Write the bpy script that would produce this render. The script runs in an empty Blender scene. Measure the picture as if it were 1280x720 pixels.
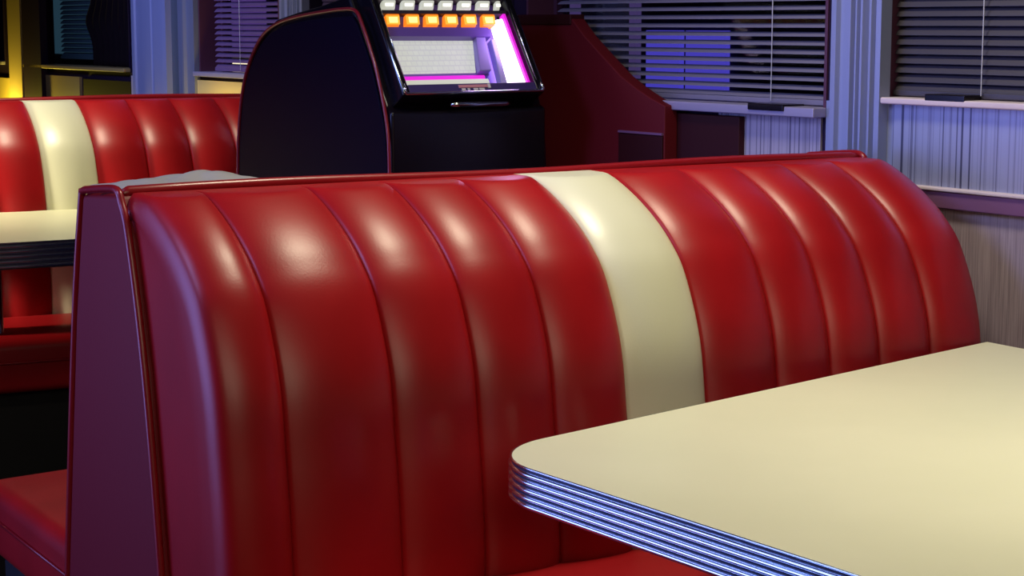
import bpy, bmesh, math, random
from mathutils import Vector, Matrix
random.seed(7)
scn = bpy.context.scene
C = scn.collection

# ------------------------------------------------------------------ camera
F_PX, HORIZON, EYE = 2300.0, 30.0, 1.32
pitch = math.atan((360 - HORIZON) / F_PX)
cam_d = bpy.data.cameras.new('camera'); cam = bpy.data.objects.new('camera', cam_d); C.objects.link(cam)
cam_d.sensor_width = 36; cam_d.lens = F_PX / 1280 * 36
cam.location = (0, 0, EYE); cam.rotation_euler = (math.pi/2 - pitch, 0, 0)
cam_d.clip_start = 0.05
scn.camera = cam
scn.view_settings.view_transform = 'Standard'; scn.view_settings.look = 'None'
scn.view_settings.gamma = 1; scn.view_settings.use_curve_mapping = False
scn.view_settings.exposure = 0.0

# ------------------------------------------------------------------ world and lights
wd = bpy.data.worlds.new('night'); scn.world = wd; wd.use_nodes = True
wd.node_tree.nodes['Background'].inputs[0].default_value = (.05, .04, .12, 1)
wd.node_tree.nodes['Background'].inputs[1].default_value = 0.25

def area(name, loc, target, size, power, color, shape='DISK', size_y=None, spread=180):
    l = bpy.data.lights.new(name, 'AREA'); l.shape = shape; l.size = size
    if size_y: l.size_y = size_y
    l.energy = power; l.color = color; l.spread = math.radians(spread)
    o = bpy.data.objects.new(name, l); C.objects.link(o); o.location = loc
    d = Vector(target) - Vector(loc)
    o.rotation_euler = d.to_track_quat('-Z', 'Y').to_euler()
    return o
WARM = (1.0, .91, .66)
area('ceiling_lamp_front', (.15, 3.08, 2.5), (.40, 2.60, 0), .40, 14, WARM, spread=140)
area('table_fill', (1.0, 2.15, 2.5), (.98, 2.2, .75), .5, 2.6, WARM, spread=60)  # unseen narrow fill added to brighten only the front tabletop
area('frontal_fill', (.5, -.5, 2.6), (.3, 3.0, .7), 2.4, 9, WARM, spread=70)  # unseen soft fill added behind the camera for the lower backrest
area('ceiling_lamp_back', (-1.45, 5.2, 2.5), (-1.45, 5.1, 0), .36, 7.5, WARM, spread=100)
area('back_seat_fill', (-3.4, 4.1, 1.25), (-1.5, 5.3, .5), .3, 6.5, WARM, spread=36)  # unseen low fill added to reach the back seat under its table
area('blue_post_fill', (-2.6, 4.6, 2.5), (-1.15, 6.35, 1.35), .4, 3.8, (.34, .42, 1.0), 'RECTANGLE', .4, 50)  # unseen blue fill added to tint the left window posts
area('violet_neon', (-3.0, 2.75, 1.15), (.0, 2.7, .8), 1.7, 19, (.25, .32, 1.0), 'RECTANGLE', 1.8, 100)
area('blue_neon', (-1.6, 2.4, 2.45), (.75, 3.7, 1.2), .5, 8, (.32, .40, 1.0), 'RECTANGLE', .9, 90)

# ------------------------------------------------------------------ materials
def mat(name, col, rough=.5, metal=0, coat=0, bump=None, spec=.5, emit=None, estr=0, coat_rough=.1):
    m = bpy.data.materials.new(name); m.use_nodes = True
    nt = m.node_tree; b = nt.nodes['Principled BSDF']
    b.inputs['Base Color'].default_value = (*col, 1)
    b.inputs['Roughness'].default_value = rough
    b.inputs['Metallic'].default_value = metal
    b.inputs['Coat Weight'].default_value = coat
    b.inputs['Coat Roughness'].default_value = coat_rough
    b.inputs['Specular IOR Level'].default_value = spec
    if emit:
        b.inputs['Emission Color'].default_value = (*emit, 1); b.inputs['Emission Strength'].default_value = estr
    if bump:
        sc, st, dist = bump
        tc = nt.nodes.new('ShaderNodeTexCoord'); n = nt.nodes.new('ShaderNodeTexNoise')
        n.inputs['Scale'].default_value = sc; n.inputs['Detail'].default_value = 4
        bp = nt.nodes.new('ShaderNodeBump'); bp.inputs['Strength'].default_value = st; bp.inputs['Distance'].default_value = dist
        nt.links.new(tc.outputs['Object'], n.inputs['Vector']); nt.links.new(n.outputs['Fac'], bp.inputs['Height'])
        nt.links.new(bp.outputs['Normal'], b.inputs['Normal'])
    return m

def add_tint(m, scale, c1, c2, vec_scale=(1, 1, 1), pos=(.35, .65), detail=3):
    nt = m.node_tree; b = nt.nodes['Principled BSDF']
    tc = nt.nodes.new('ShaderNodeTexCoord'); mp = nt.nodes.new('ShaderNodeMapping'); mp.inputs['Scale'].default_value = vec_scale
    n = nt.nodes.new('ShaderNodeTexNoise'); n.inputs['Scale'].default_value = scale; n.inputs['Detail'].default_value = detail
    r = nt.nodes.new('ShaderNodeValToRGB')
    r.color_ramp.elements[0].position = pos[0]; r.color_ramp.elements[1].position = pos[1]
    r.color_ramp.elements[0].color = (*c1, 1); r.color_ramp.elements[1].color = (*c2, 1)
    nt.links.new(tc.outputs['Object'], mp.inputs['Vector']); nt.links.new(mp.outputs['Vector'], n.inputs['Vector'])
    nt.links.new(n.outputs['Fac'], r.inputs['Fac']); nt.links.new(r.outputs['Color'], b.inputs['Base Color'])
    return n, r

RED = (.38, .006, .010)
M_red = mat('red_vinyl', RED, (.37), bump=(260, .12, .001), spec=.45)
add_tint(M_red, 5, (.34, .004, .007), (.42, .006, .010))
M_cream = mat('cream_vinyl', (.80, .78, .57), .36, coat=.1, bump=(260, .12, .001), coat_rough=.25)
M_pipe = mat('red_piping', (.28, .005, .010), .34, coat=.15)
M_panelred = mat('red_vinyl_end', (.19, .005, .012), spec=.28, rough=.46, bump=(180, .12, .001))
M_lam = mat('cream_laminate', (.70, .655, .44), .42, spec=.35)
add_tint(M_lam, 3, (.78, .765, .53), (.82, .80, .56))
M_chrome = mat('chrome', (.80, .88, .88), .16, metal=1)
M_navy = mat('dark_groove', (.012, .014, .05), .35)
M_black = mat('black_gloss', (.006, .004, .008), .25)
M_blackp = mat('black_plinth', (.004, .003, .004), .6)
M_side = mat('jukebox_side', (.005, .003, .014), .45, spec=.05)
M_jred = mat('jukebox_red_trim', (.25, .008, .02), .3, coat=.4)
M_floor = mat('floor_tiles', (.01, .008, .01), .5)
M_ceil = mat('ceiling_paint', (.05, .05, .06), .8)
M_dark = mat('dark_wall', (.04, .03, .05), .8)
M_fabric = mat('mauve_wainscot', (.30, .24, .27), .7)
add_tint(M_fabric, 60, (.27, .21, .27), (.42, .34, .42), (6, 1, .15), detail=5)
M_rib = mat('ribbed_metal_panel', (.5, .5, .62), .38, metal=.35)
n_, r_ = add_tint(M_rib, 150, (.08, .085, .15), (.36, .39, .54), (1, .001, .001), (.36, .50), detail=2)
e = r_.color_ramp.elements.new(.42); e.color = (.29, .31, .44, 1)
M_post = mat('post_metal', (.33, .37, .58), .35, metal=.3)
M_maroon = mat('maroon_frame', (.10, .03, .06), .4)
M_sillp = mat('pale_sill', (.72, .60, .62), .4)
M_sillb = mat('lavender_sill', (.42, .38, .55), .35, metal=.3)
M_railm = mat('purple_rail', (.20, .09, .20), .4)
M_slat = mat('slat_grey', (.21, .19, .27), .45)
M_slatd = mat('slat_dark', (.055, .048, .068), .5)
M_slatv = mat('slat_violet', (.17, .095, .22), .5)
M_slatt = mat('slat_teal_lit', (.07, .14, .17), .5)  # grey slats with the teal light put into their colour
M_cord = mat('cord', (.6, .6, .65), .6)
M_dsheet = mat('dark_sheet_cloth', (.010, .004, .007), .9, spec=.2)
M_dpurple = mat('dark_purple_post', (.020, .010, .034), .7, spec=.15)
M_amber = mat('amber_board', (.50, .36, .14), .45)
M_yellow = mat('yellow_lit_paint', (.74, .56, .20), .6)  # cream paint with the yellow light put into its colour
M_cab = mat('maroon_board', (.13, .006, .012), .6, spec=.25)
M_cabd = mat('maroon_board_dark', (.035, .003, .005), .6, spec=.25)
M_cloth = mat('grey_cloth', (.36, .34, .31), .5)
M_glass = bpy.data.materials.new('window_glass'); M_glass.use_nodes = True
_b = M_glass.node_tree.nodes['Principled BSDF']; _b.inputs['Transmission Weight'].default_value = 1
_b.inputs['Roughness'].default_value = 0.0; _b.inputs['IOR'].default_value = 1.1; _b.inputs['Base Color'].default_value = (.9, .9, .95, 1)
def emis(name, col, s):
    m = bpy.data.materials.new(name); m.use_nodes = True; nt = m.node_tree
    b = nt.nodes['Principled BSDF']; b.inputs['Base Color'].default_value = (*[c*.5 for c in col], 1)
    b.inputs['Emission Color'].default_value = (*col, 1); b.inputs['Emission Strength'].default_value = s
    return m
M_orange = emis('orange_lens', (1, .22, .01), 1.0)
M_mid = emis('amber_lens', (1, .42, .04), 1.1)
M_hot = emis('lamp_core', (1, .72, .22), 1.6)
M_whitel = emis('white_lens', (.80, .82, .70), .55)
M_whiteh = emis('white_core', (1, 1, .88), 1.1)
M_tube = emis('tube_light', (1, .86, 1), 3.5)
M_mag = emis('magenta_tube', (.80, .02, .70), .85)
M_title = emis('title_cards', (.62, .64, .62), .78)
# faint rows of print on the backlit cards
nt = M_title.node_tree; b = nt.nodes['Principled BSDF']
tc = nt.nodes.new('ShaderNodeTexCoord'); br = nt.nodes.new('ShaderNodeTexBrick')
br.inputs['Color1'].default_value = (.64, .66, .61, 1); br.inputs['Color2'].default_value = (.60, .62, .58, 1)
br.inputs['Mortar'].default_value = (.52, .52, .54, 1); br.inputs['Scale'].default_value = 34; br.inputs['Mortar Size'].default_value = .03
nt.links.new(tc.outputs['Object'], br.inputs['Vector']); nt.links.new(br.outputs['Color'], b.inputs['Emission Color'])
M_violet = mat('violet_panel', (.22, .14, .55), .4)
M_pinkp = mat('pink_plate', (.75, .30, .36), .4)
M_whitep = mat('white_mark', (.8, .75, .75), .4)
M_bluewin = emis('blue_lit_window', (.10, .08, .75), .6)
M_dimwin = emis('dim_violet_window', (.06, .04, .14), .8)
M_shop = emis('shop_light', (1, .85, .55), 1.3)
M_ext = mat('outside_wall', (.02, .015, .03), .8)
M_extpost = mat('outside_post', (.35, .36, .45), .5)
M_street = mat('asphalt', (.02, .02, .025), .8)

# ------------------------------------------------------------------ mesh helpers
def link(name, bm, m, parent=None, mw=None, smooth=False, bevel=0, seg=2, kind=None):
    me = bpy.data.meshes.new(name); bmesh.ops.recalc_face_normals(bm, faces=bm.faces[:]); bm.to_mesh(me); bm.free()
    for mm in (m if isinstance(m, (list, tuple)) else [m]): me.materials.append(mm)
    if smooth:
        for p in me.polygons: p.use_smooth = True
    o = bpy.data.objects.new(name, me); C.objects.link(o)
    if parent: o.parent = parent
    if mw is not None: o.matrix_world = mw
    if bevel:
        md = o.modifiers.new('bevel', 'BEVEL'); md.width = bevel; md.segments = seg; md.limit_method = 'ANGLE'; md.angle_limit = .6
        md.harden_normals = False
        if not smooth:
            for p in me.polygons: p.use_smooth = True
            md2 = o.modifiers.new('wn', 'WEIGHTED_NORMAL'); md2.keep_sharp = True
    if kind: o['kind'] = kind
    return o
def thing(name, label, cat, group=None, loc=(0, 0, 0), rz=0, kind=None):
    o = bpy.data.objects.new(name, None); C.objects.link(o); o.location = loc; o.rotation_euler = (0, 0, rz)
    o.empty_display_size = .1
    if label: o['label'] = label; o['category'] = cat
    if group: o['group'] = group
    if kind: o['kind'] = kind
    return o
def tag(o, label, cat, group=None, kind=None):
    o['label'] = label; o['category'] = cat
    if group: o['group'] = group
    if kind: o['kind'] = kind
    return o
def box(bm, x0, x1, y0, y1, z0, z1, mi=0):
    vs = [bm.verts.new((x, y, z)) for x in (x0, x1) for y in (y0, y1) for z in (z0, z1)]
    for f in ((0,1,3,2),(4,6,7,5),(0,4,5,1),(2,3,7,6),(0,2,6,4),(1,5,7,3)):
        bm.faces.new([vs[i] for i in f]).material_index = mi
def obox(bm, O, ax, s):                       # box in an arbitrary frame: O corner, ax three unit vectors, s three sizes
    vs = [bm.verts.new(O + ax[0]*(s[0]*i) + ax[1]*(s[1]*j) + ax[2]*(s[2]*k)) for i in (0,1) for j in (0,1) for k in (0,1)]
    for f in ((0,1,3,2),(4,6,7,5),(0,4,5,1),(2,3,7,6),(0,2,6,4),(1,5,7,3)):
        bm.faces.new([vs[i] for i in f])
def prism(bm, pts, d):                        # planar polygon pts extruded by vector d
    a = [bm.verts.new(Vector(p)) for p in pts]; b2 = [bm.verts.new(Vector(p)+Vector(d)) for p in pts]
    bm.faces.new(a); bm.faces.new(b2[::-1]); n = len(a)
    for i in range(n): bm.faces.new((a[i], b2[i], b2[(i+1)%n], a[(i+1)%n]))
def tube(bm, path, r, n=10, cap=True):
    P = [Vector(p) for p in path]; rings = []
    up = None
    for i, p in enumerate(P):
        t = ((P[min(i+1, len(P)-1)] - P[max(i-1, 0)])).normalized()
        if up is None:
            up = Vector((0,0,1)) if abs(t.z) < .9 else Vector((0,1,0))
        u = (up - t*up.dot(t)).normalized(); up = u; v = t.cross(u)
        rr = r
        if cap and i in (0, len(P)-1): rr = r*.6
        rings.append([bm.verts.new(p + (u*math.cos(2*math.pi*k/n) + v*math.sin(2*math.pi*k/n))*rr) for k in range(n)])
    for a, b2 in zip(rings, rings[1:]):
        for k in range(n): bm.faces.new((a[k], a[(k+1)%n], b2[(k+1)%n], b2[k]))
    bm.faces.new(rings[0]); bm.faces.new(rings[-1][::-1])
def spline(pts, per=6):                        # catmull-rom through tuples
    out = []; n = len(pts)
    for i in range(n-1):
        p0, p1, p2, p3 = pts[max(i-1,0)], pts[i], pts[i+1], pts[min(i+2,n-1)]
        for k in range(per):
            t = k/per
            out.append(tuple(.5*((2*b)+(-a+c)*t+(2*a-5*b+4*c-d)*t*t+(-a+3*b-3*c+d)*t**3) for a,b,c,d in zip(p0,p1,p2,p3)))
    out.append(tuple(pts[-1])); return out
def interp(x, xs, ys):
    if x <= xs[0]: return ys[0]
    for i in range(len(xs)-1):
        if x <= xs[i+1]: return ys[i] + (ys[i+1]-ys[i])*(x-xs[i])/(xs[i+1]-xs[i])
    return ys[-1]

# ------------------------------------------------------------------ wall frame: x along the window wall to the left, y into the room
ang = math.radians(-55)
dx = Vector((-math.cos(ang), -math.sin(ang), 0)); zz = Vector((0, 0, 1)); dy = zz.cross(dx)
WALL = Matrix(((dx.x, dy.x, 0, .82), (dx.y, dy.y, 0, 3.6), (0, 0, 1, 0), (0, 0, 0, 1)))
U0, U1 = -4.2, 9.0
def wbox(name, x0, x1, y0, y1, z0, z1, m, parent=None, kind=None, bevel=0):
    bm = bmesh.new(); box(bm, x0, x1, y0, y1, z0, z1)
    return link(name, bm, m, parent, WALL, bevel=bevel, kind=kind)

wbox('floor', U0-.1, U1+.1, -.12, 5.1, -.1, 0, M_floor, kind='structure')
wbox('ceiling', U0-.1, U1+.1, -.12, 5.1, 2.75, 2.85, M_ceil, kind='structure')
wbox('wall_left', U0-.1, U1+.1, 5.0, 5.1, 0, 2.75, M_dark, kind='structure')
wbox('wall_back', U1, U1+.1, -.12, 5.0, 0, 2.75, M_dark, kind='structure')
wbox('wall_front', U0-.1, U0, -.12, 5.0, 0, 2.75, M_dark, kind='structure')
OPEN = [(-1.5, .135, 1.163), (.288, 1.36, 1.127), (1.42, 2.50, 1.14), (2.69, 3.27, 1.145), (3.85, 4.90, 1.145), (5.15, 6.3, 1.15)]
bm = bmesh.new()
x = U0
for a, b_, zs in OPEN:
    box(bm, x, a, -.12, 0, 0, 2.75); box(bm, a, b_, -.12, 0, 0, zs); box(bm, a, b_, -.12, 0, 2.1, 2.75); x = b_
box(bm, x, U1, -.12, 0, 0, 2.75)
link('wall_right', bm, M_dpurple, None, WALL, kind='structure')
# lower wainscot, rail and ribbed panels
wbox('trim_1', U0, .62, .0, .006, 0, .966, M_fabric, kind='structure')
bm = bmesh.new(); box(bm, U0, .60, .0, .022, .966, 1.000); link('trim_2', bm, M_railm, None, WALL, bevel=.003, kind='structure')
bm = bmesh.new(); box(bm, U0, .60, .0, .028, 1.000, 1.007); link('trim_3', bm, M_sillp, None, WALL, bevel=.002, kind='structure')
wbox('trim_4', -1.5, .095, 0, .008, 1.007, 1.163, M_rib, kind='structure')
wbox('trim_5', .300, .62, 0, .006, 1.007, 1.127, mat('ribbed_panel_mauve', (.4,.36,.45), .45, metal=.25), kind='structure')
add_tint(bpy.data.materials['ribbed_panel_mauve'], 150, (.14,.12,.18), (.50,.45,.52), (1,.001,.001), (.36,.50), detail=2)
wbox('trim_6', .095, .287, 0, .004, 1.007, 1.163, M_post, kind='structure')
# fluted posts
def post(name, x0, x1, m, parts, z0=.0):
    bm = bmesh.new(); P = [(x0, 0, z0)]; w = x1-x0
    for f, y in parts: P.append((x0+w*f, y, z0))
    P.append((x1, 0, z0)); prism(bm, P, (0, 0, 2.75-z0)); return link(name, bm, m, None, WALL, kind='structure')
flute = [(0,.03),(.10,.03),(.11,.022),(.15,.022),(.17,.034),(.20,.034),(.22,.022),(.30,.022),(.33,.036),(.37,.036),(.40,.022),(.44,.022),(.46,.034),(.49,.034),(.51,.022),(.55,.022),(.57,.036),(.60,.036),(.63,.022),(.88,.022),(.90,.032),(1,.032)]
post('trim_7', .114, .250, M_post, flute, 1.007)
post('trim_8', 2.495, 2.637, M_post, flute)
post('trim_9', 3.478, 3.770, mat('post_blue', (.36,.40,.66), .4, metal=.2), [(0,.03),(.12,.03),(.14,.024),(.40,.024),(.42,.02),(.46,.02),(.48,.024),(.9,.024),(.92,.03),(1,.03)])
post('trim_10', 3.275, 3.400, mat('post_grey', (.22,.24,.34), .4, metal=.2), [(0,.02),(.45,.02),(.5,.03),(.6,.03),(.65,.02),(1,.02)])
wbox('trim_11', 3.400, 3.478, 0, .008, 0, 2.75, mat('post_olive', (.10,.12,.15), .5), kind='structure')
wbox('trim_12', 4.67, 4.865, .0, .03, 0, 2.75, M_dpurple, kind='structure')
wbox('trim_13', 4.875, 5.02, .0, .035, 0, 2.75, mat('mullion_paint', (.55,.42,.22), .5), kind='structure')
wbox('trim_14', 4.32, 4.67, .0, .012, 0, 1.118, M_amber, kind='structure')
wbox('trim_15', 3.83, 4.28, .0, .012, 0, 1.112, mat('brown_board', (.006,.003,.004), .6, spec=.15), kind='structure')
wbox('trim_16', 2.64, 3.275, .0, .010, 0, 1.132, M_yellow, kind='structure')
wbox('trim_17', 3.785, 3.802, .0, .022, 0, 1.135, M_sillp, kind='structure')
wbox('trim_18', 5.08, 6.4, .0, .012, 0, 1.095, M_yellow, kind='structure')

# windows: frame > glass, window_sill
def window(i, x0, x1, zs, ztop, fm, sm, sill, mull=()):
    bm = bmesh.new(); w = .022
    for a, b_, c, d in ((x0, x0+w, zs, ztop), (x1-w, x1, zs, ztop), (x0+w, x1-w, ztop-w, ztop), (x0+w, x1-w, zs, zs+.012)):
        box(bm, a, b_, -.11, -.075, c, d)
    for m_ in mull: box(bm, m_-.02, m_+.02, -.11, -.078, zs+.012, ztop-w)
    # jamb lining
    box(bm, x0, x0+.008, -.075, .004, zs, ztop); box(bm, x1-.008, x1, -.075, .004, zs, ztop)
    o = link('window_%d' % i, bm, fm, None, WALL, kind='structure')
    bm = bmesh.new(); box(bm, x0+w, x1-w, -.096, -.092, zs+.012, ztop-w); g = link('glass', bm, M_glass, o); g.matrix_parent_inverse = Matrix()
    z0, z1, y1 = sill
    bm = bmesh.new(); box(bm, x0, x1 - (.023 if i == 1 else 0), -.072, y1, z0, z1)
    s = link('window_sill', bm, sm, o, bevel=.003)
    return o
w1 = window(1, -1.5, .135, 1.163, 2.1, M_maroon, M_sillp, (1.163, 1.176, .03))
w2 = window(2, .288, 1.36, 1.127, 2.1, M_maroon, M_sillb, (1.127, 1.148, .04))
w3 = window(3, 1.42, 2.50, 1.14, 2.1, M_dpurple, M_sillb, (1.14, 1.155, .02))
w4 = window(4, 2.69, 3.27, 1.145, 2.1, M_maroon, M_sillb, (1.145, 1.161, .03))
w5 = window(5, 3.85, 4.90, 1.145, 2.1, M_dpurple, M_amber, (1.145, 1.160, .03))
w6 = window(6, 5.15, 6.3, 1.15, 2.1, M_dpurple, M_sillb, (1.15, 1.165, .02))

# venetian blinds: slats, bottom_rail, cord
def blind(label, x0, x1, z0, pitch_, tilt, m, cords, lip=None, top=2.07, depth=.022, y=-.03):
    t = thing('window_blind', label, 'blind', 'venetian blinds along the window wall'); t.matrix_world = WALL
    bm = bmesh.new(); z = z0 + .02; c, s = math.cos(tilt), math.sin(tilt)
    while z < top - .03:
        for k in range(4):            # a thin crowned slat
            a0, a1 = -depth/2 + depth*k/4, -depth/2 + depth*(k+1)/4
            h0, h1 = .0018*(1-(2*k/4-1)**2), .0018*(1-(2*(k+1)/4-1)**2)
            p = [(y + a0*c + h0*s, z - a0*s + h0*c), (y + a1*c + h1*s, z - a1*s + h1*c)]
            v = [bm.verts.new((xx, yy, z_)) for xx in (x0, x1) for yy, z_ in p]
            q = [bm.verts.new((xx, yy, z_ - .0007)) for xx in (x0, x1) for yy, z_ in p]
            bm.faces.new((v[0], v[1], v[3], v[2])); bm.faces.new((q[0], q[2], q[3], q[1]))
            if k == 0: bm.faces.new((v[0], v[2], q[2], q[0]))
            if k == 3: bm.faces.new((v[1], q[1], q[3], v[3]))
        z += pitch_
    link('slats', bm, m, t)
    bm = bmesh.new(); box(bm, x0, x1, y-.011, y+.011, z0+.002, z0+.014); link('bottom_rail', bm, m, t, bevel=.002)
    bm = bmesh.new(); box(bm, x0, x1, y-.018, y+.018, top-.03, top+.005); link('head_rail', bm, m, t, bevel=.002)
    for cx in cords:
        bm = bmesh.new(); tube(bm, [(cx, y+.016, z0+.008), (cx, y+.016, (z0+top)/2), (cx, y+.016, top-.02)], .0016, 6); link('cord', bm, M_cord, t)
    if lip:
        bm = bmesh.new(); box(bm, lip[0], lip[1], y+.011, lip[4], lip[2], lip[3]); link('rail_clip', bm, M_black, t, bevel=.002)
    return t
blind('dark grey venetian blind over the pale sill at the right edge', -1.46, .124, 1.176, .0185, math.radians(50), M_slatd, (-.107, -.9), (-.105, -.005, 1.172, 1.186, .030))
blind('grey venetian blind with blue light between its slats behind the front booth', .296, 1.26, 1.148, .0187, math.radians(24), M_slat, (.474,), (.375, .485, 1.138, 1.152, .044))
blind('dark closed venetian blind behind the jukebox top', 1.45, 2.47, 1.156, .0185, math.radians(70), mat('slat_plum', (.07,.04,.09), .5), ())
blind('violet venetian blind left of the jukebox with street lights in its lower gaps', 2.70, 3.20, 1.162, .0185, math.radians(38), M_slatv, (3.0,))
blind('narrow teal-lit venetian blind beside the dark stand-in sheet at upper left', 4.30, 4.69, 1.18, .0185, math.radians(45), M_slatt, (), y=-.072)

# dark sheet added in place of indistinct dark shapes in the window
bm = bmesh.new(); n = 60; pts = []
for i in range(n+1):
    xx = 3.86 + .44*i/n; pts.append((xx, -.045 + .012*math.sin(i*.9)))
def drape(z):  # left edge bulges out to follow the dark outline
    return .07*math.exp(-((z-1.33)/.055)**2)
zs_ = [1.163 + (2.09-1.163)*k/40 for k in range(41)]
rows = []
for z in zs_:
    rows.append([bm.verts.new((xx + drape(z)*((xx-3.86)/.44)**2, yy, z)) for xx, yy in pts])
for a, b_ in zip(rows, rows[1:]):
    for i in range(n): bm.faces.new((a[i], a[i+1], b_[i+1], b_[i]))
cu = link('dark_sheet', bm, M_dsheet, None, WALL, smooth=True)
cu.modifiers.new('s', 'SOLIDIFY').thickness = .004
tag(cu, 'dark sheet standing in for dim shapes in the upper left window beside the blue post', 'dark_sheet')

# outside, seen through the glass
tb = thing('neighbouring_building', 'dark building across the way with blue lit windows, seen between the blind slats', 'building'); tb.matrix_world = WALL
bm = bmesh.new(); box(bm, 1.2, 3.4, -1.6, -1.05, 0, 3.2); link('wall', bm, M_ext, tb)
for a, b_, m, z0_, z1_ in ((1.77, 1.955, M_bluewin, 1.02, 1.30), (1.985, 2.15, M_bluewin, 1.02, 1.30), (2.20, 2.56, M_dimwin, 1.0, 1.6)):
    bm = bmesh.new(); box(bm, a, b_, -1.05, -1.03, z0_, z1_); link('window', bm, m, tb)
o = wbox('outside_column', 1.37, 1.47, -.34, -.25, 0, 2.6, M_extpost, bevel=.006)
tag(o, 'pale outside column showing through the left end of the blue-lit blind', 'column')
ts = thing('shop_front', 'distant shop front glowing behind the lower slats of the violet blind', 'shop'); ts.matrix_world = WALL
bm = bmesh.new(); box(bm, 4.4, 8.6, -1.5, -1.05, 0, 3.0); link('wall', bm, M_ext, ts)
for a, b_ in ((4.90, 5.02), (5.06, 5.24)):
    bm = bmesh.new(); box(bm, a, b_, -1.05, -1.03, 1.095, 1.165); link('light_strip', bm, M_shop, ts)
bm = bmesh.new(); box(bm, 4.80, 5.30, -1.05, -1.035, 1.20, 1.7); link('window', bm, emis('violet_window', (.10, .05, .25), .7), ts)
bm = bmesh.new(); box(bm, 6.55, 7.30, -1.05, -1.035, 1.16, 1.8); link('window', bm, emis('teal_glow_panel', (.02, .055, .08), .7), ts)  # glowing panel added outside to put teal light behind the narrow blind
bm = bmesh.new(); box(bm, -6, 12, -6, -.13, -.12, -.02); link('street', bm, M_street, None, WALL, kind='structure')
# unseen point lights added behind the rear booth to light the low wall yellow
for nm_, (u_, v_, z_), pw_, col_ in (('yellow_fill_right', (3.05, .10, .92), 2.2, (.95, .76, .10)), ('yellow_fill_left', (4.97, .12, .90), 7.0, (1, .78, .08))):
    l_ = bpy.data.lights.new(nm_, 'POINT'); l_.energy = pw_; l_.color = col_; l_.shadow_soft_size = .03
    g_ = bpy.data.objects.new(nm_, l_); C.objects.link(g_); g_.location = WALL @ Vector((u_, v_, z_))

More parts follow.
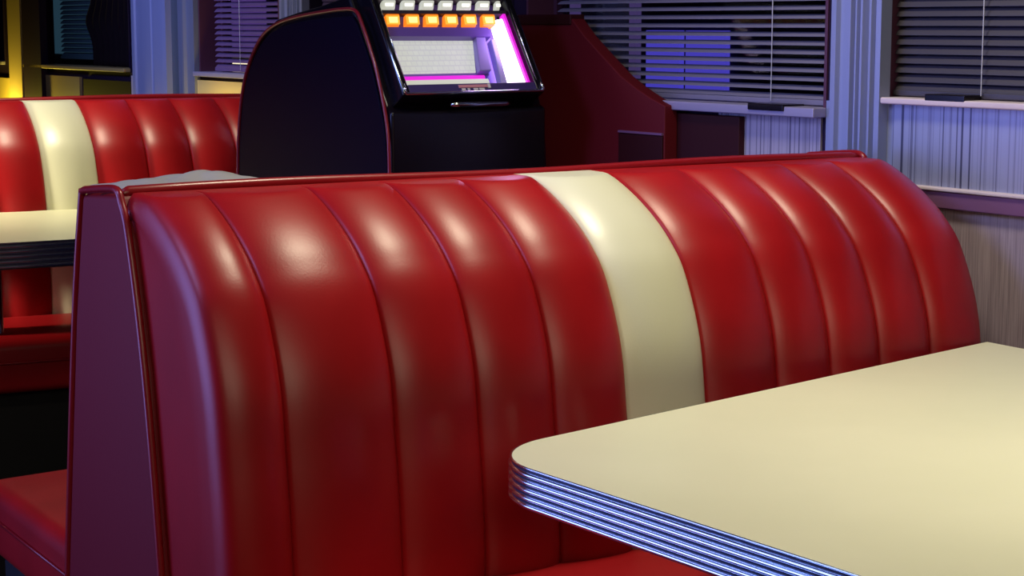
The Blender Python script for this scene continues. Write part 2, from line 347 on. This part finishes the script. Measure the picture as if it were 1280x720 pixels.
# ------------------------------------------------------------------ booth
def booth(label, group, loc, rz, seams, cream, dz=0, seat_z=.485, rear=True, yscale=1.0, rear_y=1.0, seat_depth=.47):
    t = thing('booth', label, 'booth', group, loc, rz)
    s0, s1 = seams[0], seams[-1]
    prof = [(-.362,.40),(-.366,.50),(-.360,.60),(-.348,.70),(-.330,.81),(-.288,.91),(-.246,.96),(-.195,.999),(-.135,1.032),(-.075,1.056),(-.030,1.064),(-.002,1.064)]
    P = spline(prof, 7)
    nrm = []
    for i in range(len(P)):
        a, b_ = P[max(i-1,0)], P[min(i+1,len(P)-1)]
        ty, tz = b_[0]-a[0], b_[1]-a[1]; l = math.hypot(ty, tz) or 1
        nrm.append((-tz/l, ty/l))
    fz = [0,.494,.794,.995,1.065]; fy = [-.19,-.142,-.098,-.046,0]
    def fade(i):
        k = (len(P)-1-i)/(len(P)-1); return min(1, k/.20)**.8
    def col_pts(s, h, inset, f=0):
        out = []
        for i, (p, nn) in enumerate(zip(P, nrm)):
            hh = h*fade(i) - inset
            y = p[0] + nn[0]*hh; z = p[1] + nn[1]*hh
            ym = interp(z, fz, fy) + .004
            y = min(y, ym) if inset > 0 else y
            z = min(z, 1.063)
            out.append((s, y + (ym - y)*f, z + dz))
        return out
    H = .019
    def section(k):
        a, b_ = seams[k], seams[k+1]; cols = []; n = 16
        first, last = k == 0, k == len(seams)-2
        for i in range(n+1):
            x = i/n; u = 2*x-1
            if first and u < 0: u *= .75
            if last and u > 0: u *= .75
            x = .5-.5*math.cos(math.pi*i/n); u = 2*x-1
            xx = .25 + .75*x if first else x
            if first and u < 0: u *= .75
            if last and u > 0: u *= .75
            cols.append((a + (b_-a)*xx, H*(max(0, 1-abs(u)**2.2))**.78 - (.004 if abs(u) > .999 else 0), 0))
        if first:
            h0 = cols[0][1]; r = .045; e_ = []
            for q in (.0, .25, .5, .75):
                th = q*math.pi/2; e_.append((a + .004 + .024*(1-math.cos(th)), h0, r*(1-math.sin(th))))
            side = [(a + .004 + .004*f, h0, r, f) for f in (1, .75, .5, .25)]
            cols = side + e_ + cols
        if last:
            h0 = cols[-1][1]; r = .05; e_ = []
            for q in (.75, .5, .25, .0):
                th = q*math.pi/2; e_.append((b_ + r*math.cos(th)*.7, h0, r*(1-math.sin(th))))
            side = [(b_ + r*.7, h0, r, f) for f in (.25, .5, .75, 1)]
            cols = cols + e_ + side
        return cols
    def mesh_channels(ks, name, m):
        bm = bmesh.new()
        for k in ks:
            g = [[bm.verts.new(p) for p in col_pts(*c)] for c in section(k)]
            for a, b_ in zip(g, g[1:]):
                for i in range(len(a)-1): bm.faces.new((a[i], a[i+1], b_[i+1], b_[i]))
        bmesh.ops.remove_doubles(bm, verts=bm.verts[:], dist=.00002)
        for e_ in bm.edges:
            if all(any(abs(v.co.x-q) < 1e-4 for q in seams[1:-1]) for v in e_.verts): e_.smooth = False
        return link(name, bm, m, t, smooth=True)
    allk = list(range(len(seams)-1))
    mesh_channels([k for k in allk if k != cream], 'backrest_cushion', M_red)
    c = mesh_channels([cream], 'cream_channel', M_cream); c['label'] = 'cream vinyl channel in the red backrest'
    # frame of the backrest with its end panels
    e0, e1 = s0-.004, s1+.03
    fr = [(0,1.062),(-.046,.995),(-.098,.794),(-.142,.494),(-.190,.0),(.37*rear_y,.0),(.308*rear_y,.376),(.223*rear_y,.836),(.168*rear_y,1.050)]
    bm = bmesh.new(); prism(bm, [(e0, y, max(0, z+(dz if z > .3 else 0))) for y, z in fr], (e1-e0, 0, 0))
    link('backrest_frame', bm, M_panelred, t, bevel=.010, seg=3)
    # raised filled strip on each end panel edge
    tp = 1.062+dz
    bm = bmesh.new()
    loop = [(-.186, .03), (-.142,.494+dz),(-.098,.794+dz),(-.046,.995+dz),(-.016,1.050+dz),(-.002,tp+.004),(.03,tp+.006),(.13*rear_y,tp-.003),(.160*rear_y,tp-.008),(.171*rear_y,1.035+dz),(.223*rear_y,.836+dz),(.308*rear_y,.376),(.362*rear_y,.03)]
    bm.free()
    for xe in (e0, e1):
        bm = bmesh.new(); tube(bm, [(xe, y, z) for y, z in spline(loop, 5)], .0065, 8)
        link('end_piping', bm, M_pipe, t, smooth=True)
    bm = bmesh.new()
    tube(bm, [(e0+.004, .004, tp-.002)] + [(e0+.02+(e1-e0-.04)*i/20, .008 , tp+.002+.0025*math.sin(i*.5)) for i in range(21)] + [(e1-.004, .004, tp-.002)], .0095, 12)
    link('top_piping', bm, M_pipe, t, smooth=True)
    # seats
    def seat(sign, y_in, nm, sx0, sx1, seat_z=seat_z, seat_depth=seat_depth):
        y_out = y_in + sign*seat_depth
        ya, yb = min(y_in, y_out), max(y_in, y_out)
        bm = bmesh.new(); nx, ny = 26, 16; r = .045; g = []
        zt = seat_z - .012
        def sq(v, lo, hi, n, i): return lo + (hi-lo)*i/n
        for i in range(nx+1):
            row = []
            for j in range(ny+1):
                fx, fy_ = i/nx, j/ny
                cxx = 12*min(fx, 1-fx); cyy = 9*min(fy_, 1-fy_)
                z = zt + .018*min(1, cxx*.35+.3)*min(1, cyy*.35+.3)
                row.append(bm.verts.new((sx0 + (sx1-sx0)*fx, ya + (yb-ya)*fy_, z)))
            g.append(row)
        for i in range(nx):
            for j in range(ny): bm.faces.new((g[i][j], g[i+1][j], g[i+1][j+1], g[i][j+1]))
        res = bmesh.ops.extrude_face_region(bm, geom=bm.faces[:])
        for v in res['geom']:
            if isinstance(v, bmesh.types.BMVert): v.co.z = seat_z - .15
        o = link(nm, bm, M_red, t, smooth=True)
        md = o.modifiers.new('b', 'BEVEL'); md.width = .032; md.segments = 5; md.limit_method = 'ANGLE'; md.angle_limit = 1.0
        bm = bmesh.new(); zp = seat_z - .065; a = .002
        tube(bm, [(sx0-a, ya, zp), (sx0-a, yb-.02, zp), (sx0+.03, yb+a, zp), (sx1-.03, yb+a, zp), (sx1+a, yb-.02, zp), (sx1+a, ya, zp)] if sign > 0 else
             [(sx0-a, yb, zp), (sx0-a, ya+.02, zp), (sx0+.03, ya-a, zp), (sx1-.03, ya-a, zp), (sx1+a, ya+.02, zp), (sx1+a, yb, zp)], .004, 8)
        link('seat_piping', bm, M_pipe, o, smooth=True)
        bm = bmesh.new(); box(bm, sx0+.03, sx1-.03, ya+(.0 if sign > 0 else .06), yb-(.06 if sign > 0 else 0), 0, seat_z-.148)
        link('plinth', bm, M_blackp, t)
    seat(-1, -.335, 'seat', s0, s1)
    if rear: seat(1, .20, 'seat', s0-.002, s1-.20, .440, .66)
    return t
booth('red channelled vinyl booth in front, its backrest crossed by one cream stripe', 'red diner booths', (-.601, 2.813, 0), math.radians(31.7),
      [0, .112, .29, .433, .569, .708, .866, 1.018, 1.137, 1.250, 1.372, 1.480], 5)
booth('red channelled vinyl booth at the back left with a cream stripe', 'red diner booths', (-2.276, 5.143, 0), math.radians(26),
      [0, .15, .30, .45, .60, .745, .89, 1.045, 1.195, 1.33, 1.47, 1.59], 6, dz=.030, seat_z=.50, rear=False, rear_y=.55, seat_depth=.42)

# ------------------------------------------------------------------ tables
def rounded(poly, radii, n=14):
    out = []
    N = len(poly)
    for i in range(N):
        p, a, b_ = Vector(poly[i]), Vector(poly[i-1]), Vector(poly[(i+1) % N])
        r = radii[i]
        if r <= 0: out.append(p); continue
        d1, d2 = (a-p).normalized(), (b_-p).normalized(); h = math.acos(max(-1, min(1, d1.dot(d2))))/2
        L = r/math.tan(h); cc = p + (d1+d2).normalized()*(r/math.sin(h))
        s, e_ = p+d1*L - cc, p+d2*L - cc
        a0 = math.atan2(s.y, s.x); a1 = math.atan2(e_.y, e_.x); da = (a1-a0+math.pi) % (2*math.pi) - math.pi
        for k in range(n+1):
            th = a0+da*k/n; out.append(cc + Vector((math.cos(th), math.sin(th)))*r)
    return out
def table(label, poly, radii, top, thick, ribs, foot):
    cx_, cy_ = foot
    t = thing('diner_table', label, 'table', 'cream diner tables with ribbed metal edges', (cx_, cy_, 0))
    out = rounded([Vector((p[0]-cx_, p[1]-cy_)) for p in poly], radii)
    ar = sum(out[i-1].x*out[i].y - out[i].x*out[i-1].y for i in range(len(out)))
    if ar < 0: out = out[::-1]
    N = len(out); nr = []
    for i in range(N):
        d1 = (out[i]-out[i-1]); d2 = (out[(i+1) % N]-out[i])
        d = (d1.normalized()+d2.normalized()).normalized(); nr.append(Vector((d.y, -d.x)))
    def ring(bm, off, z): return [bm.verts.new((out[i].x+nr[i].x*off, out[i].y+nr[i].y*off, z)) for i in range(N)]
    def shell(bm, prof, caps=True):
        R = [ring(bm, o_, z) for o_, z in prof]
        for a, b_ in zip(R, R[1:]):
            for i in range(N): bm.faces.new((a[i], a[(i+1) % N], b_[(i+1) % N], b_[i]))
        return R
    bm = bmesh.new(); R = shell(bm, [(-.001, top-.02), (-.001, top-.0006), (-.0018, top)]); bm.faces.new(R[-1]); bm.faces.new(R[0][::-1])
    link('tabletop', bm, M_lam, t)
    bm = bmesh.new(); R = shell(bm, [(-.012, top-.0205), (.0, top-.0195), (.0, top-thick), (-.004, top-thick-.001)]); bm.faces.new(R[-1][::-1]); bm.faces.new(R[0])
    bm2 = bm; 
    # dark backing strip above the first rib as well
    R = shell(bm, [(-.0005, top-.0195), (-.0002, top-.003)])
    link('edge_band', bm, M_navy, t)
    bm = bmesh.new()
    shell(bm, [(-.0009, top-.0003), (.0016, top-.0002), (.0020, top-.0012), (.0016, top-.0026), (-.0005, top-.003)])
    pit = (thick-.004)/ribs
    for k in range(ribs):
        zc = top - .004 - pit*(k+.58); hh = pit*.36
        shell(bm, [(-.0005, zc+hh), (.0016, zc+hh*.85), (.0034, zc+hh*.45), (.0040, zc), (.0034, zc-hh*.45), (.0016, zc-hh*.85), (-.0005, zc-hh)])
    o = link('edge_trim', bm, M_chrome, t, smooth=True); o['label'] = 'ribbed chrome edge trim'
    bm = bmesh.new(); tube(bm, [(0, 0, .05), (0, 0, top-thick-.012)], .045, 24, cap=False); link('column', bm, M_chrome, t, smooth=True)
    for k in range(4):
        a = k*math.pi/2+.6; d = Vector((math.cos(a), math.sin(a), 0)); pz = Vector((-d.y, d.x, 0))
        bm = bmesh.new(); prism(bm, [d*.02+pz*.03, d*.30+pz*.018, d*.30-pz*.018, d*.02-pz*.03], (0, 0, .045)); link('foot', bm, M_black, t, bevel=.006)
    bm = bmesh.new(); prism(bm, [Vector((math.cos(k*math.pi/8)*.15, math.sin(k*math.pi/8)*.15, top-thick-.012)) for k in range(16)], (0, 0, .012)); link('mount_plate', bm, M_black, t)
    return t
# front table: far edge heads 44 deg, left edge heads -54 deg
pA = Vector((.056, 2.516)); dA = Vector((math.cos(math.radians(43.8)), math.sin(math.radians(43.8))))
pB = Vector((.021, 2.329)); dB = Vector((math.cos(math.radians(-53.9)), math.sin(math.radians(-53.9))))
den = dA.x*dB.y - dA.y*dB.x; tt = ((pB.x-pA.x)*dB.y - (pB.y-pA.y)*dB.x)/den
K = pA + dA*tt
far = K + dA*1.255; near = K + dB*.86
table('large cream laminate diner table with ribbed chrome edge in the right foreground', [K, near, near + dA*1.19 + Vector((.01, 0)), far], [.135, .055, 0, 0], .75, .056, 5, tuple(K + dA*.62 + dB*.43))
a = math.radians(27.5); e1_ = Vector((math.cos(a), math.sin(a))); e2_ = Vector((-math.sin(a), math.cos(a)))
kb = Vector((-1.24, 4.425))
table('cream laminate table with ribbed metal edge in front of the back left booth', [kb - e1_*.32, kb + e1_*.86, kb + e1_*.78 + e2_*.745, kb - e1_*.32 + e2_*.745], [.05, 0, 0, .05], .795, .066, 5, tuple(kb + e1_*.05 + e2_*.45))

# ------------------------------------------------------------------ jukebox
JY = math.radians(36)
jk = thing('jukebox', 'large black jukebox with orange lamps and a lit title panel behind the front booth', 'jukebox', None, (-.264, 4.05, 0), JY)
body = [(0,.04),(0,1.128),(.022,1.137),(.177,1.384),(.305,1.362),(.417,1.347),(.515,1.331),(.59,1.298),(.645,1.247),(.688,1.178),(.713,1.085),(.725,.95),(.73,.04)]
# slightly barrelled front foot
bm = bmesh.new(); prism(bm, [(0, y, z) for y, z in body], (.425, 0, 0)); link('cabinet', bm, M_black, jk, bevel=.008, seg=3)
bm = bmesh.new(); box(bm, .02, .405, .03, .70, 0, .041); link('plinth', bm, M_blackp, jk)
sidep = spline([(.012,.10),(.012,.55),(.011,.85),(.010,1.00),(.022,1.10),(.062,1.205),(.092,1.262),(.128,1.318)], 5) + spline([(.150,1.338),(.305,1.332),(.417,1.322),(.505,1.306),(.573,1.276),(.628,1.226),(.668,1.164),(.693,1.078),(.706,.95),(.709,.6),(.710,.10)], 4)
for xs_, lab in ((-.008, 1), (.425, 0)):
    bm = bmesh.new(); prism(bm, [(xs_, y, z) for y, z in sidep], (.008, 0, 0)); link('side_panel', bm, M_side, jk, bevel=.003)
bm = bmesh.new()
tube(bm, [(-.006, y, z) for y, z in spline([(.004,.10),(.004,.55),(.003,.85),(.002,1.00),(.010,1.10),(.046,1.205),(.075,1.262),(.112,1.322),(.14,1.350),(.20,1.353),(.305,1.346),(.417,1.335),(.510,1.318),(.580,1.287),(.636,1.234),(.677,1.168),(.702,1.080),(.716,.95),(.718,.6),(.718,.1)], 5)], .0042, 8)
link('side_trim', bm, M_jred, jk, smooth=True)['label'] = 'dark red glossy trim'
# display in its own slanted frame: a to the right, b up the slope, c out of it
PB = Vector((.016, -.02, 1.164)); VA = Vector((1,0,0)); VB = Vector((0,.5345,.8452)); VC = Vector((0,-.8452,.5345))
def D(a, b_, c=0): return PB + VA*a + VB*b_ + VC*c
def dbox(bm, a0, a1, b0, b1, c0, c1): obox(bm, D(a0, b0, c0), (VA, VB, VC), (a1-a0, b1-b0, c1-c0))
def dquad(bm, q, c0, c1): prism(bm, [D(a, b_, c0) for a, b_ in q], VC*(c1-c0))
fr = bmesh.new(); HB = .285; W = .388
dbox(fr, 0, .020, 0, HB, -.05, .004); dbox(fr, W-.020, W, 0, HB, -.05, .004); dbox(fr, .020, W-.020, 0, .026, -.05, .002); dbox(fr, .020, W-.020, HB-.02, HB, -.05, .004)
link('display_frame', fr, M_black, jk, bevel=.003)
bm = bmesh.new()
tube(bm, [D(.004, HB, .006), D(.003, .006, .006), D(.008, .002, .006), D(W-.008, .002, .006), D(W-.003, .006, .006), D(W-.004, HB, .006)], .0032, 8)
tube(bm, [D(.015, HB-.02, .006), D(.015, .03, .006)], .002, 8); tube(bm, [D(W-.015, HB-.02, .006), D(W-.015, .03, .006)], .002, 8)
for q in ((.006, .003), (W-.006, .003)):
    tube(bm, [D(q[0], q[1]+.022, .008), D(q[0], q[1], .008)], .0055, 8)
link('chrome_edging', bm, M_chrome, jk, smooth=True)
bm = bmesh.new(); dbox(bm, .020, W-.020, .006, .0255, .0, .0045); link('lower_bar', bm, mat('violet_bar', (.06, .04, .16), .35), jk, bevel=.001)
bm = bmesh.new(); dbox(bm, .152, .238, .014, .021, .0045, .0065); pl = link('name_plate', bm, M_pinkp, jk)
bm = bmesh.new()
for i, wd_ in enumerate((.010, .006, .012, .014)): dbox(bm, .158+i*.016, .158+i*.016+wd_, .007, .0125, .0045, .006)
dbox(bm, .231, .238, .012, .022, .0045, .0072)
link('lettering', bm, M_whitep, pl)
# interior
bm = bmesh.new(); dbox(bm, .020, W-.020, .026, HB-.02, -.049, -.045); link('display_back', bm, M_violet, jk)
bm = bmesh.new(); dquad(bm, [(.030,.066),(.275,.066),(.296,.178),(.030,.178)], -.045, -.030); link('title_board', bm, M_violet, jk)
bm = bmesh.new(); dquad(bm, [(.030,.072),(.238,.072),(.262,.160),(.262,.176),(.030,.176)], -.030, -.027); link('title_cards', bm, M_title, jk)
bm = bmesh.new(); dquad(bm, [(.240,.068),(.272,.068),(.292,.178),(.266,.178)], -.030, -.012); link('board_cheek', bm, mat('violet_lit_cheek', (.30,.24,.62), .35), jk, bevel=.002)  # recess wall with the tube's violet light put into its colour
bm = bmesh.new(); dbox(bm, .022, .255, .052, .062, -.03, -.020); link('magenta_tube', bm, M_mag, jk, bevel=.003)
bm = bmesh.new(); dbox(bm, .022, .255, .034, .047, -.03, -.012); link('base_shelf', bm, M_whitel, jk, bevel=.002)
bm = bmesh.new(); dquad(bm, [(.022,.158),(.302,.156),(.302,.180),(.022,.182)], -.030, -.008); link('violet_strip', bm, mat('violet_strip', (.16,.09,.42), .35), jk)
bm = bmesh.new(); dquad(bm, [(.305,.030),(.352,.030),(.352,.205),(.318,.198)], -.02, -.006); link('tube_lamp', bm, M_tube, jk, bevel=.004)
bm = bmesh.new(); dbox(bm, .355, .362, .030, .215, -.02, -.004); link('magenta_edge', bm, M_mag, jk)
bm = bmesh.new(); dquad(bm, [(.285,.030),(.302,.030),(.314,.150),(.300,.150)], -.03, -.010); link('divider', bm, mat('violet_divider', (.42,.38,.70), .3), jk, bevel=.002)
for row, (b0, b1, sp, a0, n, m1, m2) in enumerate(((.182, .215, .0525, .022, 6, M_orange, M_hot), (.226, .252, .0520, .026, 7, M_whitel, M_whiteh))):
    for i in range(n):
        s_ = a0 + i*sp; w_ = sp*.93; sk = .012
        if s_ + w_ > W-.022: w_ = W-.024-s_
        bm = bmesh.new(); dquad(bm, [(s_, b0), (s_+w_-sk, b0), (s_+w_, b1), (s_+sk, b1)], -.02, -.004)
        o = link('lamp_lens', bm, m1, jk, bevel=.004)
        bm = bmesh.new(); dquad(bm, [(s_+w_*.25, b0+.008), (s_+w_*.70, b0+.008), (s_+w_*.78, b1-.010), (s_+w_*.30, b1-.010)], -.005, -.002)
        link('lamp_core', bm, m2, o, bevel=.001)
        if row == 0:
            bm = bmesh.new(); dquad(bm, [(s_+w_*.10, b0+.004), (s_+w_*.80, b0+.004), (s_+w_*.92, b1-.006), (s_+w_*.20, b1-.006)], -.0055, -.0033)
            link('lamp_glow', bm, M_mid, o, bevel=.001)
    bm = bmesh.new(); dbox(bm, .020, W-.020, b1+.001, b1+.010, -.02, -.006); link('lamp_rail', bm, mat('lamp_rail_%s' % 'ab'[row], (.10,.08,.10), .3, metal=.6), jk)
# chrome handle
bm = bmesh.new(); tube(bm, [(.150, -.001, 1.142), (.152, -.016, 1.142), (.164, -.021, 1.142), (.292, -.021, 1.141), (.304, -.016, 1.141), (.306, -.001, 1.141)], .006, 10)
link('handle', bm, M_chrome, jk, smooth=True)
l = bpy.data.lights.new('display_glow', 'AREA'); l.shape = 'RECTANGLE'; l.size = .05; l.size_y = .16; l.energy = .35; l.color = (.75, .45, 1)
g = bpy.data.objects.new('display_glow', l); C.objects.link(g); g.parent = jk
g.location = D(.345, .11, -.002)
g.rotation_euler = (D(.12, .10, -.03) - D(.345, .11, -.002)).to_track_quat('-Z', 'Y').to_euler()

# ------------------------------------------------------------------ red cabinet against the window wall
cb = thing('wall_cabinet', 'dark red cabinet with a sloping side standing between jukebox and window blind', 'cabinet'); cb.matrix_world = WALL
prof_ = [(1.36,.52),(1.36,1.322),(1.275,1.336),(1.141,1.338),(1.093,1.332),(1.045,1.292),(.975,1.246),(.903,1.200),(.85,1.175),(.794,1.153),(.742,1.137),(.742,.52)]
bm = bmesh.new(); prism(bm, [(x_, .022, z) for x_, z in prof_], (0, .038, 0))
link('side_panel', bm, M_cab, cb, bevel=.003)
bm = bmesh.new(); box(bm, 1.095, 1.37, .020, .064, 1.318, 1.343); link('top_cap', bm, M_cabd, cb, bevel=.003)
bm = bmesh.new(); box(bm, .534, .90, .003, .022, .52, 1.120); link('base_box', bm, M_cabd, cb, bevel=.003)
bm = bmesh.new(); box(bm, .745, .905, .060, .066, 1.070, 1.075); link('ledge', bm, M_railm, cb)
bm = bmesh.new(); box(bm, .745, .905, .060, .064, .53, 1.068); link('lower_door', bm, M_cabd, cb, bevel=.001)
bm = bmesh.new(); box(bm, .55, 1.34, .006, .055, 0, .52); link('plinth', bm, M_blackp, cb)

# ------------------------------------------------------------------ crumpled grey cloth on top of the front backrest
bm = bmesh.new(); nx, ny = 44, 16; g = []
for i in range(nx+1):
    row = []
    for j in range(ny+1):
        u, v = i/nx, j/ny
        s_ = .012 + .27*u; y = .030 + .120*v
        env = math.sin(math.pi*min(1, u*1.02))**.7*math.sin(math.pi*(.12+.76*v))
        h = .020*env*(.75+.25*math.sin(9*u+3*v)) + .004*abs(math.sin(14*u-5*v))*env
        row.append(bm.verts.new((s_ + .008*math.sin(11*v), y, 1.064 + h)))
    g.append(row)
for i in range(nx):
    for j in range(ny): bm.faces.new((g[i][j], g[i+1][j], g[i+1][j+1], g[i][j+1]))
cl = link('cloth', bm, M_cloth, None, None, smooth=True); cl.location = (-.601, 2.813, 0); cl.rotation_euler = (0, 0, math.radians(31.7))
cl.modifiers.new('s', 'SOLIDIFY').thickness = .002
tag(cl, 'crumpled grey cloth lying on top of the front booth backrest at its left end', 'cloth')
